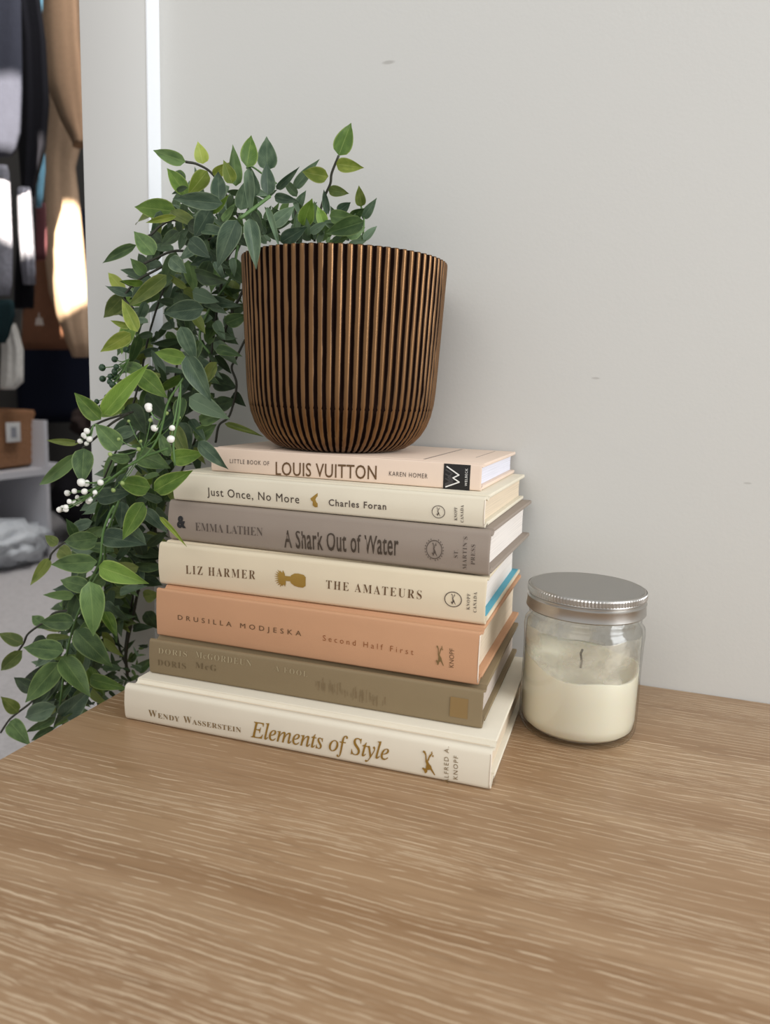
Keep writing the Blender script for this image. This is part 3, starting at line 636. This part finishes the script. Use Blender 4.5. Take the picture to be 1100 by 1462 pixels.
# (base u, v, tip u, v, width px, colour[, depth Y])
HERO = [
(265,231,219,216,18,'m'),(290,234,284,205,19,'y'),(265,258,250,243,13,'m'),(296,244,271,276,22,'y'),(268,280,241,243,20,'b'),(252,302,191,294,27,'b'),(252,309,210,317,9,'y'),
(318,291,253,284,22,'d',-.02),(313,287,311,245,21,'d',-.01),(305,250,326,236,14,'y'),(332,262,321,232,18,'y',.0),(337,266,335,213,18,'m',.01),(352,238,361,195,24,'b'),(382,243,381,200,26,'d'),
(338,314,312,372,29,'d',-.035),(356,312,366,375,22,'d',-.05),(354,240,359,300,14,'d',-.01),(270,342,299,367,22,'d',-.02),(291,440,236,447,27,'d',-.02),(195,350,142,374,14,'m'),(220,364,194,333,24,'m',-.01),
(212,386,197,362,15,'k'),(207,391,189,372,16,'m'),(179,417,154,390,17,'y'),(177,422,148,453,21,'o'),(196,474,176,431,18,'y',-.03),(187,476,149,498,20,'y',-.02),(186,467,160,459,9,'y'),(238,393,187,434,20,'o',-.02),
(243,368,264,388,20,'d',-.02),(322,462,352,449,19,'m',.0),(325,372,352,404,24,'k',.03),(330,446,352,434,14,'k',.03),(258,466,278,512,22,'d',-.03),(266,507,297,567,27,'d',-.035),(266,512,223,504,21,'b',-.02),
(199,533,231,560,27,'b',-.02),(148,592,196,532,25,'b',-.03),(144,599,108,564,23,'b',-.02),(205,530,168,519,17,'m',-.01),(171,642,139,608,27,'m',-.02),(120,640,117,687,27,'m',-.03),(110,648,54,699,18,'m',-.01),(113,633,68,629,9,'o'),
(182,578,205,614,28,'k',.0),(270,568,318,591,25,'d',-.01),(285,601,319,592,17,'m',.0),(304,542,336,553,24,'k',.03),(309,579,334,572,20,'k',.03),(333,562,347,577,14,'k',.04),(321,605,370,620,9,'o',.0),(283,631,318,664,19,'d',-.045),
(244,655,284,649,23,'b',-.02),(195,648,237,665,27,'m',.0),(279,626,306,608,21,'m',.0),(254,603,270,641,26,'d',.01),(215,696,171,689,27,'b',-.03),(221,701,263,676,25,'b',-.065),(205,717,177,766,24,'b',-.03),(174,716,173,751,19,'d',-.01),
(136,711,177,704,22,'d',-.01),(140,768,88,777,26,'m',-.03),(147,766,197,774,27,'d',-.03),(108,766,98,745,14,'m'),(82,778,67,766,14,'o'),(84,783,101,798,20,'o'),(71,797,46,831,15,'o',-.01),(139,802,78,806,27,'m',-.04),(141,809,197,829,27,'b',-.05),
(150,732,133,755,20,'k',.02),(228,738,262,774,7,'y',-.072),(205,728,233,753,17,'d',-.01),(128,838,84,829,22,'m',-.01),(128,830,137,903,32,'m',-.06),(114,852,88,868,18,'k',.01),(106,888,61,888,23,'m',-.02),(107,899,154,947,31,'m',-.03),
(91,930,36,924,27,'m',-.04),(88,938,125,989,29,'m',-.03),(85,946,37,1003,29,'m',-.03),(80,1009,32,1025,25,'d',-.01),(90,1023,123,992,28,'d',.0),(80,1024,40,1044,13,'m',.0),(76,1038,45,1058,13,'m',.01),(26,1017,4,997,17,'o',-.01),
(14,1030,38,1059,22,'m',-.01),(48,986,22,969,18,'k',.0),(33,919,0,905,17,'o',-.01),(32,929,0,958,18,'o',-.01),(61,892,47,880,15,'m'),(66,912,44,918,14,'k'),(66,911,98,909,10,'o'),(84,953,51,943,16,'k'),(58,975,48,961,10,'k'),
(184,846,150,845,16,'o',.02),(146,862,164,876,18,'d',.01),(150,880,188,889,24,'o',.03),(190,897,212,895,12,'k',.04),(205,852,225,848,18,'o',.04),(208,873,223,896,18,'k',.04),(152,909,172,922,8,'k',.05),(181,925,190,916,6,'k',.05),(212,923,198,922,5,'k',.05),
(185,946,197,930,8,'m',.05),(196,958,214,944,14,'m',.05),(198,785,228,795,26,'k',.03),(203,806,228,816,24,'k',.03),(198,822,228,834,20,'k',.04),(180,800,200,812,18,'k',.03),
(484,222,500,179,25,'b',.02),(480,234,515,239,18,'y',.02),(469,252,432,246,20,'y',.01),(469,271,496,276,14,'o',.02),(516,295,513,268,14,'o',.03),(518,312,535,288,13,'d',.03),(471,309,504,311,18,'m',.0),(520,316,470,332,24,'m',-.01),(482,303,499,290,14,'d',.03),
(502,311,518,299,14,'m',.03),(433,322,445,286,21,'b',.0),(452,320,449,287,14,'m',.02),(463,322,455,297,15,'b',.01),(421,269,448,234,14,'d',.02),(424,281,406,256,12,'k',.02),(395,270,423,244,10,'d',.01),(383,278,382,235,20,'d',-.01),(392,281,423,287,13,'d',.02),
(424,297,435,275,12,'d',.02),(388,322,418,297,18,'d',.0),(402,346,431,327,20,'d',-.01),(381,296,398,347,9,'d',-.035),(451,340,473,324,18,'m',.02),(469,306,462,272,10,'d',.02),(495,337,520,326,17,'m',.02),(365,280,360,246,16,'d',.01),(344,300,350,262,20,'d',.0),
(300,300,280,336,24,'d',.0),(268,320,300,330,20,'k',.0),(295,345,275,310,24,'k',.01),(352,300,375,330,18,'k',.0),(330,330,352,350,16,'k',.02),(372,330,400,318,16,'k',.03),(255,330,232,350,16,'k',.0),(232,345,212,330,15,'k'),
(172,712,205,738,16,'k',.02),(252,360,232,410,20,'k',.01),(300,372,285,410,20,'k',.01),(210,404,190,428,18,'d',.0),(210,560,240,600,22,'k',.02)]
KK = .50/FPX
for i, h in enumerate(HERO):
    Y = h[6] if len(h) > 6 else random.uniform(-.01, .03)
    dY = random.uniform(-.010, .006)
    if h[6:] and h[6] < -.04: dY = random.uniform(-.004, .0)
    B = at(h[0], h[1], Y); T = at(h[2], h[3], Y+dY)
    w = h[4]*(B-CAM).dot(Fv)/FPX
    leaf(B, B+(T-B)*1.11, w*1.22, h[5], random.uniform(-.25, .25), shape=None if h[4] > 12 else 1)
NH = leaf_count
# stems -----------------------------------------------------------------
STEM = mat('dark_stem', srgb(52, 52, 40), .6); STEMG = mat('green_stem', srgb(86, 118, 62), .55)
def stem(pts, Y, r=.0011, m=None, name='stem', r1=None):
    n = len(pts); P = []
    for i, q in enumerate(pts):
        yy = Y if not isinstance(Y, tuple) else Y[0]+(Y[1]-Y[0])*i/(n-1)
        P.append(at(q[0], q[1], yy))
    return pl(tube(name, smooth_path(P), r*.85, m or STEM, r1=r1, n=6))
stem([(265,231),(283,235),(305,250),(330,290),(350,330)], (.0, .03))
stem([(206,340),(217,334),(230,322),(252,314),(300,325)], (.0, .02))
stem([(206,376),(220,370),(252,358),(300,365)], (.0, .02)); stem([(190,440),(178,424),(195,402),(222,386),(262,366)], (.0, .01))
stem([(350,408),(342,425),(333,443),(322,470),(318,500)], .03, .0013); stem([(350,485),(336,514),(331,526),(338,551),(328,593),(313,607),(308,632)], .03, .0011)
stem([(484,222),(474,247),(472,262),(464,280),(458,300),(449,345)], (.02, .03), .0011, STEM); stem([(516,295),(520,315),(517,348)], .03, .0008, STEMG)
stem([(420,284),(423,300),(424,345)], .02, .0014); stem([(352,240),(360,238),(376,249),(395,262)], .01, .0008, STEMG)
stem([(343,312),(362,298),(386,280)], (-.035, -.02), .0014, STEMG)
stem([(26,930),(34,918),(41,904),(66,886),(80,874),(116,868),(140,850)], (.0, .01), .0011); stem([(1,1046),(13,1028),(26,1017),(44,1003),(60,985),(88,960)], (-.01, .0), .0011)
stem([(71,799),(74,790),(88,777),(100,772),(140,768)], (-.01, -.01), .0010)
stem([(163,722),(156,735),(147,762),(143,800),(128,830)], -.035, .0011, STEMG); stem([(170,715),(152,765),(148,805),(134,830),(110,880),(95,935),(88,990),(84,1020)], (-.02, .0), .0011, STEMG)
stem([(240,640),(200,655),(180,668),(150,690),(120,712)], -.03, .0011, STEMG); stem([(262,540),(240,575),(228,620),(208,650),(175,670)], -.035, .0009, STEMG); stem([(258,545),(256,590),(248,630),(250,665)], -.035, .0009, STEMG)
stem([(185,590),(160,604),(140,622),(118,640)], (-.02, -.02), .0011); stem([(108,632),(128,612),(150,600),(190,588)], -.01, .001)
stem([(215,735),(222,760),(210,790),(200,830),(190,880),(180,930),(182,965)], .045, .0016, STEM); stem([(150,830),(152,870),(165,900),(172,930),(185,960)], .05, .0012, STEM)
stem([(330,340),(300,360),(280,400),(262,470),(250,540),(240,620),(215,690),(180,730),(150,800),(120,880),(100,960),(90,1040)], (.05, .03), .0011, STEM)
stem([(345,345),(325,370),(312,430),(300,520),(290,590),(270,650),(240,710),(210,770),(190,850),(178,930)], (.03, .05), .0011, STEM)
stem([(330,335),(280,350),(240,400),(215,470),(200,540),(180,610),(150,680),(130,740)], (.04, .03), .0010, STEM)
stem([(300,505),(285,480),(300,440),(330,395),(340,350)], (.02, .03), .0012, STEMG)
# filler along the cascade -------------------------------------------------
CL = [(268,300,52),(290,340,62),(285,380,70),(272,420,82),(262,470,82),(258,520,76),(246,570,72),(240,620,66),(222,660,66),(196,700,52),(182,740,52),(166,790,48),(150,840,44),(132,880,42),(112,930,44),(98,980,36),(84,1022,22)]
def cl(v):
    for (a, b) in zip(CL[:-1], CL[1:]):
        if a[1] <= v <= b[1]:
            t = (v-a[1])/(b[1]-a[1]); return a[0]+(b[0]-a[0])*t, a[2]+(b[2]-a[2])*t
    return CL[-1][0], CL[-1][2]
def filler(nn, mass, y0, y1, smin, smax, cols, vmax=1020, wgt=1.0):
    k = 0
    while k < nn:
        v = random.uniform(300, vmax); cx_, hw = cl(v)
        u = cx_+random.uniform(-1, 1)*hw*wgt
        if v > 340 and u > 344: continue
        if v > 590 and u > 300: continue
        if v > 640 and u > 250: continue
        Y = random.uniform(y0, y1); B = at(u, v, Y)
        an = random.uniform(-.35*PI, 1.35*PI) if random.random() < .3 else random.uniform(-PI, 0)
        if u < cx_-hw*.5: an = random.uniform(PI*.9, PI*1.45)
        l = random.uniform(smin, smax); tu, tv = u+l*math.cos(an), v-l*math.sin(an)
        if (tu > 350 and tv > 345) or tu < 8: continue
        if tv > 1000-(tu-142)*.6+20: continue
        if tv > 590 and tu > 296: continue
        T = at(tu, tv, min(.076, Y+random.uniform(-.012, .012)))
        if min(B.x, T.x) < JX and max(B.y, T.y) > YW-.026: continue
        leaf(B, T, l*random.uniform(.42, .56)*.56/FPX, random.choice(cols), random.uniform(-.9, .9), mass=mass); k += 1
filler(300-NH if NH < 300 else 0, False, -.008, .045, 30, 52, 'dddkkmmmdob')
filler(520, True, .015, .072, 24, 46, 'ddkkkdmo', wgt=.88)
filler(90, True, .03, .075, 10, 20, 'kdkm', vmax=990, wgt=1.0)
# low spiky bits at the table edge and in the pot mouth
for k in range(60):
    u = random.uniform(120, 205); v = 985-(u-142)*.55-random.uniform(-14, 30); Y = random.uniform(.03, .06); B = at(u, v, Y); an = random.uniform(0, PI*2); l = random.uniform(10, 20)
    leaf(B, at(u+l*math.cos(an), v-l*math.sin(an), Y), l*.42*.57/FPX, random.choice('kkdm'), random.uniform(-1, 1), mass=True)
for k in range(95):
    u = random.uniform(362, 520); v = random.uniform(318-14*(u < 440), 352); Y = random.uniform(-.005, .07); B = at(u, v, Y); an = random.uniform(.1*PI, .9*PI); l = random.uniform(16, 32)
    if u > 500 and v < 330: continue
    T = at(u+l*math.cos(an), v-l*math.sin(an), Y+random.uniform(-.01, .01)); leaf(B, T, l*.42*.57/FPX, random.choice('kkdkdm'), random.uniform(-.8, .8), mass=True)
for k in range(70):
    u = random.uniform(252, 372); v = random.uniform(262, 350); Y = random.uniform(.005, .06); B = at(u, v, Y); an = random.uniform(0, PI*2); l = random.uniform(18, 34)
    T = at(u+l*math.cos(an), v-l*math.sin(an), Y+random.uniform(-.01, .01)); leaf(B, T, l*.42*.57/FPX, random.choice('kkdkd'), random.uniform(-.8, .8), mass=True)
vs = []; fs = []; us = []; mi = []; keys = list(LM)
for (Mx, sh, c) in MASS:
    b = len(vs); v0, f0, u0 = LSH[sh]
    vs += [Mx @ Vector(q) for q in v0]; fs += [tuple(i+b for i in f) for f in f0]; us += u0; mi += [keys.index(c)]*len(f0)
me = bpy.data.meshes.new('small_foliage'); me.from_pydata([tuple(v) for v in vs], [], fs); me.shade_smooth()
for k in keys: me.materials.append(LM[k])
me.polygons.foreach_set('material_index', mi); u = me.uv_layers.new(name='UVMap')
for lp in me.loops: u.data[lp.index].uv = us[lp.vertex_index]
o = bpy.data.objects.new('small_foliage', me); COL.objects.link(o); pl(o); o['kind'] = 'stuff'
# berries --------------------------------------------------------------
BW = mat('white_berry', srgb(236, 234, 226), .4); BD = mat('dark_green_berry', srgb(44, 70, 46), .35); BG = mat('pale_green_bud', srgb(150, 170, 100), .5)
bm = bmesh.new(); bmesh.ops.create_uvsphere(bm, u_segments=12, v_segments=8, radius=1)
for v in bm.verts:
    if v.co.z > .9: v.co.z *= 1.12
meB = {}
for nm, mm in (('w', BW), ('d', BD), ('g', BG)):
    me = bpy.data.meshes.new('berry'); bm.to_mesh(me); me.materials.append(mm); me.shade_smooth(); meB[nm] = me
bm.free()
def berries(tag_, pts, Y, root, r, key):
    Rr = at(root[0], root[1], Y); vs = []; st = None
    # one sprig of thin stalks meeting at the root; the berries are its sub-parts
    bmm = bmesh.new(); parts = []
    V = []; Fc = []
    for (a, b) in pts:
        P = at(a, b, Y+random.uniform(-.006, .006)); parts.append(P)
        mid = (P+Rr)/2+Vector((0, 0, -.002)); path = smooth_path([Rr, mid, P], 4)
        for i, q in enumerate(path):
            t = (path[min(i+1, len(path)-1)]-path[max(i-1, 0)]).normalized(); x = t.cross(Vector((0, 1, 0))).normalized(); y = t.cross(x)
            for k in range(4): V.append(q+(x*math.cos(k*PI/2)+y*math.sin(k*PI/2))*.00038)
        b0 = len(V)-4*len(path)
        for i in range(len(path)-1):
            for k in range(4): Fc.append((b0+i*4+k, b0+i*4+(k+1) % 4, b0+(i+1)*4+(k+1) % 4, b0+(i+1)*4+k))
    bmm.free(); s = pl(mesh_obj('berry_sprig', V, Fc, STEMG))
    for P in parts:
        rr = r*random.uniform(.78, 1.2); o = bpy.data.objects.new('berry', meB[key]); COL.objects.link(o); o.parent = s
        o.matrix_basis = Matrix.Translation(P) @ Matrix.Rotation(random.uniform(-2, 2), 4, 'Y') @ Matrix.Scale(rr, 4)
z2 = lambda l: [(x/3.479, 400+y/3.479) for x, y in l]
berries('w', z2([(296,1140),(312,1134),(335,1058),(370,1048),(385,1080),(447,1090),(440,1098),(472,1055),(420,1050),(400,1100),(328,1128),(345,1100),(385,1112),(328,1140),(368,1105)]), -.04, (150, 690), .0021, 'w')
berries('w', z2([(500,1005),(405,1005),(430,1010)]), -.04, (158, 680), .0026, 'w')
berries('w', z2([(768,735),(737,628),(740,640)]), -.045, (228, 600), .0026, 'w'); berries('w', [(244, 627), (246, 611)], -.05, (256, 560), .0024, 'w')
berries('w', z2([(430,812),(398,800),(425,780),(418,770),(445,790),(432,750)]), -.03, (134, 606), .0019, 'w')
berries('d', z2([(508,435),(510,490),(570,393),(548,478),(557,515),(570,455),(578,430),(545,505),(575,482),(560,520)]), -.01, (185, 512), .0024, 'd')
berries('d', z2([(481,604),(502,632),(530,580),(598,535),(560,560),(540,600),(625,345),(628,560)]), -.01, (180, 545), .0023, 'd')
berries('g', z2([(548,865),(640,700),(590,790),(700,800),(690,840)])+[(215,600),(238,590),(256,596),(162,700),(175,690)], -.03, (205, 640), .0014, 'g')
# ------------------------------------------------------------------ closet
def fabric(name, col, var=.12, rough=.9, sc_=60): return mat(name, col, rough, spec=.15, bump=((sc_*3,)*3, .4, .004), var=((sc_,)*3, var))
def garment(name, rows, Y, th, m, label, cat, folds=5, amp=.14, parent=None, hanger=False, n=44, group=None):
    """rows of (v, left u, right u) at depth Y give the outline of a hanging piece; the body is closed and folded"""
    vs = []; fs = []; rr = []
    for i in range(len(rows)-1):
        for k in range(4):
            t = k/4; rr.append(tuple(rows[i][j]+(rows[i+1][j]-rows[i][j])*t for j in range(3)))
    rr.append(rows[-1]); ph = random.uniform(0, 6); dv = ray(60, 400); dv.z = 0; dv.normalize()
    for i, (v, a, b) in enumerate(rr):
        A = at(a, v, Y); B = at(b, v, Y); c = (A+B)/2; hx = (B-A)/2; e = .45 if i in (0, len(rr)-1) else 1
        for k in range(n):
            an = 2*PI*k/n; f = 1+amp*math.sin(folds*an+ph+i*.03)+amp*.3*math.sin(folds*2.3*an+i*.11)
            vs.append(c+hx*math.cos(an)*(.97+.03*f)*(.9 if e < 1 else 1)+dv*(th*math.sin(an)*f*e))
    R_ = len(rr)
    for i in range(R_-1):
        for k in range(n): k2 = (k+1) % n; fs.append((i*n+k, i*n+k2, (i+1)*n+k2, (i+1)*n+k))
    fs.append(tuple(range(n))); fs.append(tuple((R_-1)*n+k for k in range(n))[::-1])
    bmm = bmesh.new(); mm = bpy.data.meshes.new('t'); mm.from_pydata([tuple(q) for q in vs], [], fs); bmm.from_mesh(mm); bpy.data.meshes.remove(mm)
    o = bm_obj(name, bmm, m, parent, smooth=True)
    if parent is None: tag(o, label, cat, group)
    return o
G1 = fabric('slate_quilting', srgb(54, 56, 67)); BLK = fabric('black_wool', srgb(20, 20, 26)); NAVY = fabric('navy_cloth', srgb(26, 30, 46)); TAN = fabric('tan_suede', srgb(140, 114, 92)); TAN2 = fabric('camel_wool', srgb(176, 150, 126))
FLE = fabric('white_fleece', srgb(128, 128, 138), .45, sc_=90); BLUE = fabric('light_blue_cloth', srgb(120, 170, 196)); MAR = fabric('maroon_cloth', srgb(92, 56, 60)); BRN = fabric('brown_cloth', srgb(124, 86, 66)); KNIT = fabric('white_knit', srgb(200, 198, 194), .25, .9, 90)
DK = fabric('dark_bag', srgb(24, 23, 27)); TEAL = fabric('dark_teal', srgb(22, 40, 44))
PKB = fabric('pinkish_lining', srgb(206, 172, 150))
def child_of(o, p):
    o.parent = p; return o
g = garment('puffer_jacket', [(-170,-60,14),(-60,-70,29),(60,-70,31),(130,-70,32),(190,-70,30),(222,-60,22)], 1.36, .07, G1, 'slate grey quilted jacket hanging at the far left of the closet', 'jacket', 4)
g = garment('wool_coat', [(-170,0,40),(-60,5,50),(60,22,66),(150,24,71),(212,26,66),(264,30,52),(440,18,50)], 1.62, .055, BLK, 'black coat with white fleece lower panel hanging beside the slate jacket', 'coat', 5)
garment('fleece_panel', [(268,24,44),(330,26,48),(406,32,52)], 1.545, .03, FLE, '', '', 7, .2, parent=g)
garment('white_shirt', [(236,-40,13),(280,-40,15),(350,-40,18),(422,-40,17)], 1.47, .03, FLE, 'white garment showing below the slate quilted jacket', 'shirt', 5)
garment('teal_trousers', [(428,-30,20),(450,-30,22),(490,-30,10)], 1.47, .03, TEAL, 'dark teal garment under the white shirt, above the knit', 'trousers', 4)
garment('knit_jumper', [(462,0,24),(500,2,34),(545,0,34),(556,0,22)], 1.62, .05, KNIT, 'white chunky knit hanging low at the left of the closet', 'jumper', 8, .12)
garment('blue_dress', [(-60,36,64),(30,42,60),(80,50,62),(200,48,64),(245,48,65),(296,47,60)], 1.755, .02, BLUE, 'light blue garment squeezed between the black coat and the tan coat', 'dress', 4)
garment('maroon_top', [(290,46,66),(350,48,68),(372,48,66)], 1.80, .025, MAR, 'maroon garment peeping out beside the sunlit tan coat', 'top', 4)
c = garment('tan_coat', [(-170,66,150),(-40,58,140),(60,60,150),(150,62,130),(240,64,108),(290,64,114),(350,62,120),(418,70,126),(510,102,130)], 1.98, .055, TAN2, 'long tan coat in the closet with a blazing sunlit patch', 'coat', 5, .09)
garment('sleeve', [(-120,58,118),(-20,56,110),(60,60,114),(120,66,120),(170,86,122),(200,102,122),(209,104,120)], 1.83, .05, TAN, '', '', 4, .07, parent=c)
s_ = garment('brown_skirt', [(345,50,66),(400,40,84),(450,32,94),(499,30,106)], 2.10, .03, BRN, 'brown garment with a small pale logo, below the maroon one', 'skirt', 3, .05)
P0 = at(57, 456, 2.04)
mesh_obj('logo', [P0+Vector((x*.022, -.004, z*.026)) for x, z in ((-1,-.9),(1,-.9),(.7,.2),(.15,.3),(.15,1),(-.15,1),(-.15,.3),(-.7,.2))], [tuple(range(8))], mat('pale_logo', srgb(190, 178, 170), .7), s_)
garment('long_black_coat', [(300,94,128),(400,100,132),(490,28,140),(560,24,140),(603,26,140)], 2.30, .06, NAVY, 'long navy black garment filling the closet below the tan coat', 'coat', 6, .08)
box('back', 0, 0.001, 0, .001, 0, .001, DK).name = 'x_tmp'
bpy.data.objects.remove(bpy.data.objects['x_tmp'])
# rail across the top
tube_o = tube('clothes_rail', [(-2.45, .25, 1.72), (-2.45, 3.19, 1.72)], .014, mat('rail_metal', srgb(150, 150, 150), .3, 1), n=12); tag(tube_o, 'metal clothes rail running above the hanging clothes', 'rail')
# shelf unit along the closet's left side
SH = mat('white_melamine', srgb(196, 196, 202), .5)
Yd = 1.76; FX = -2.08; zsh = atx(72, 672, FX).z
su = empty('shelf_unit', (-2.3, 1.4, FLOOR), 'low white shelf unit at the foot of the closet', 'shelf unit')
def sup(name, *a, **k):
    o = box(name, *a, **k); o.parent = su; o.matrix_parent_inverse = Matrix.Translation((2.3, -1.4, -FLOOR)); return o
ztop = atx(72, 600, FX).z
sup('side_panel', -2.6, FX, Yd, Yd+.018, FLOOR, ztop, SH); sup('side_panel', -2.6, FX, .95, .968, FLOOR, ztop, SH)
sup('shelf', -2.6, FX+.002, .969, Yd-.001, zsh-.012, zsh+.012, SH); sup('shelf', -2.6, FX+.002, Yd+.019, Yd+.12, zsh-.004, zsh+.02, SH)
sup('back_panel', -2.61, -2.601, .95, Yd+.018, FLOOR, ztop, SH)
# basket with tag
WK = mat('wicker', srgb(150, 108, 76), .8, bump=((60, 60, 200), 1, .006), var=((80, 80, 160), .3))
BKP = atx(-42, 668, -2.29); BKP.z = zsh+.0125
bk = empty('wicker_basket', BKP, 'brown wicker basket with a white tag on the white shelf', 'basket')
vs = []; fs = []
n = 40; prof = [(.0, 0), (.13, 0), (.16, .01)]+[(.162+.004*(i % 2)+.012*i/14, .01+.0145*i) for i in range(15)]+[(.150, .215), (.145, .03), (0, .02)]
for (r, z) in prof:
    for k in range(n):
        a = 2*PI*k/n; q = 1/max(abs(math.cos(a)), abs(math.sin(a)))**.8; vs.append((r*q*math.cos(a)*.95, r*q*math.sin(a)*.95, z))
for i in range(len(prof)-1):
    for k in range(n): k2 = (k+1) % n; fs.append((i*n+k, i*n+k2, (i+1)*n+k2, (i+1)*n+k))
mesh_obj('basket_body', vs, fs, WK, bk, smooth=True, split=50)
PT = atx(19, 617, BKP.x+.185); tg = box('tag', -.002, .002, -.032, .032, -.035, .035, mat('white_card', srgb(206, 206, 206), .6), bk, bev=.001); tg.location = PT-BKP
box('tag_print', .0021, .0026, -.012, .012, -.02, .018, mat('grey_print', srgb(140, 142, 150), .6), tg)
# white carrier bag on the floor and dark boots
def lump(name, c, sx, sy, sz, m, label, cat, seed=1, amp=.12, fr=9):
    bmm = bmesh.new(); bmesh.ops.create_icosphere(bmm, subdivisions=4, radius=1)
    from mathutils import noise as nz
    for v in bmm.verts:
        d = 1+amp*nz.noise(v.co*fr*.35+Vector((seed, 0, 0)))+amp*.5*nz.noise(v.co*fr*.9+Vector((0, seed, 0)))
        v.co = Vector((v.co.x*sx*d, v.co.y*sy*d, max(-.92, v.co.z)*sz*d)); v.co.z = max(v.co.z, -sz*.9)
    o = bm_obj(name, bmm, m, smooth=True); o.location = Vector(c)+Vector((0, 0, sz*.9)); return tag(o, label, cat)
lump('carrier_bag', (-2.13, 1.55, FLOOR), .13, .22, .085, mat('white_plastic', srgb(205, 210, 216), .4, bump=((30, 30, 30), .6, .02)), 'crumpled white plastic bag on the carpet below the shelf', 'bag', 3, .3, 12)
pb = atz(98, 790, FLOOR)
lump('black_duffel_bag', (-2.16, 2.28, FLOOR), .22, .34, .205, DK, 'black bag on the closet floor right of the shelf unit', 'bag', 5, .1)
lump('brown_handbag', (-2.12, 2.22, FLOOR+.412), .15, .20, .09, fabric('dark_brown_leather', srgb(58, 48, 46), .3), 'dark brown bag lying on top of the black bag, under the navy black garment', 'bag', 8, .2)
# aim the sunbeam at the coats
tgt = at(72, 352, 1.85); src = tgt+Vector((.72, -1.0, .34)).normalized()*7.5
so.location = src; so.rotation_euler = (tgt-src).to_track_quat('-Z', 'Y').to_euler()
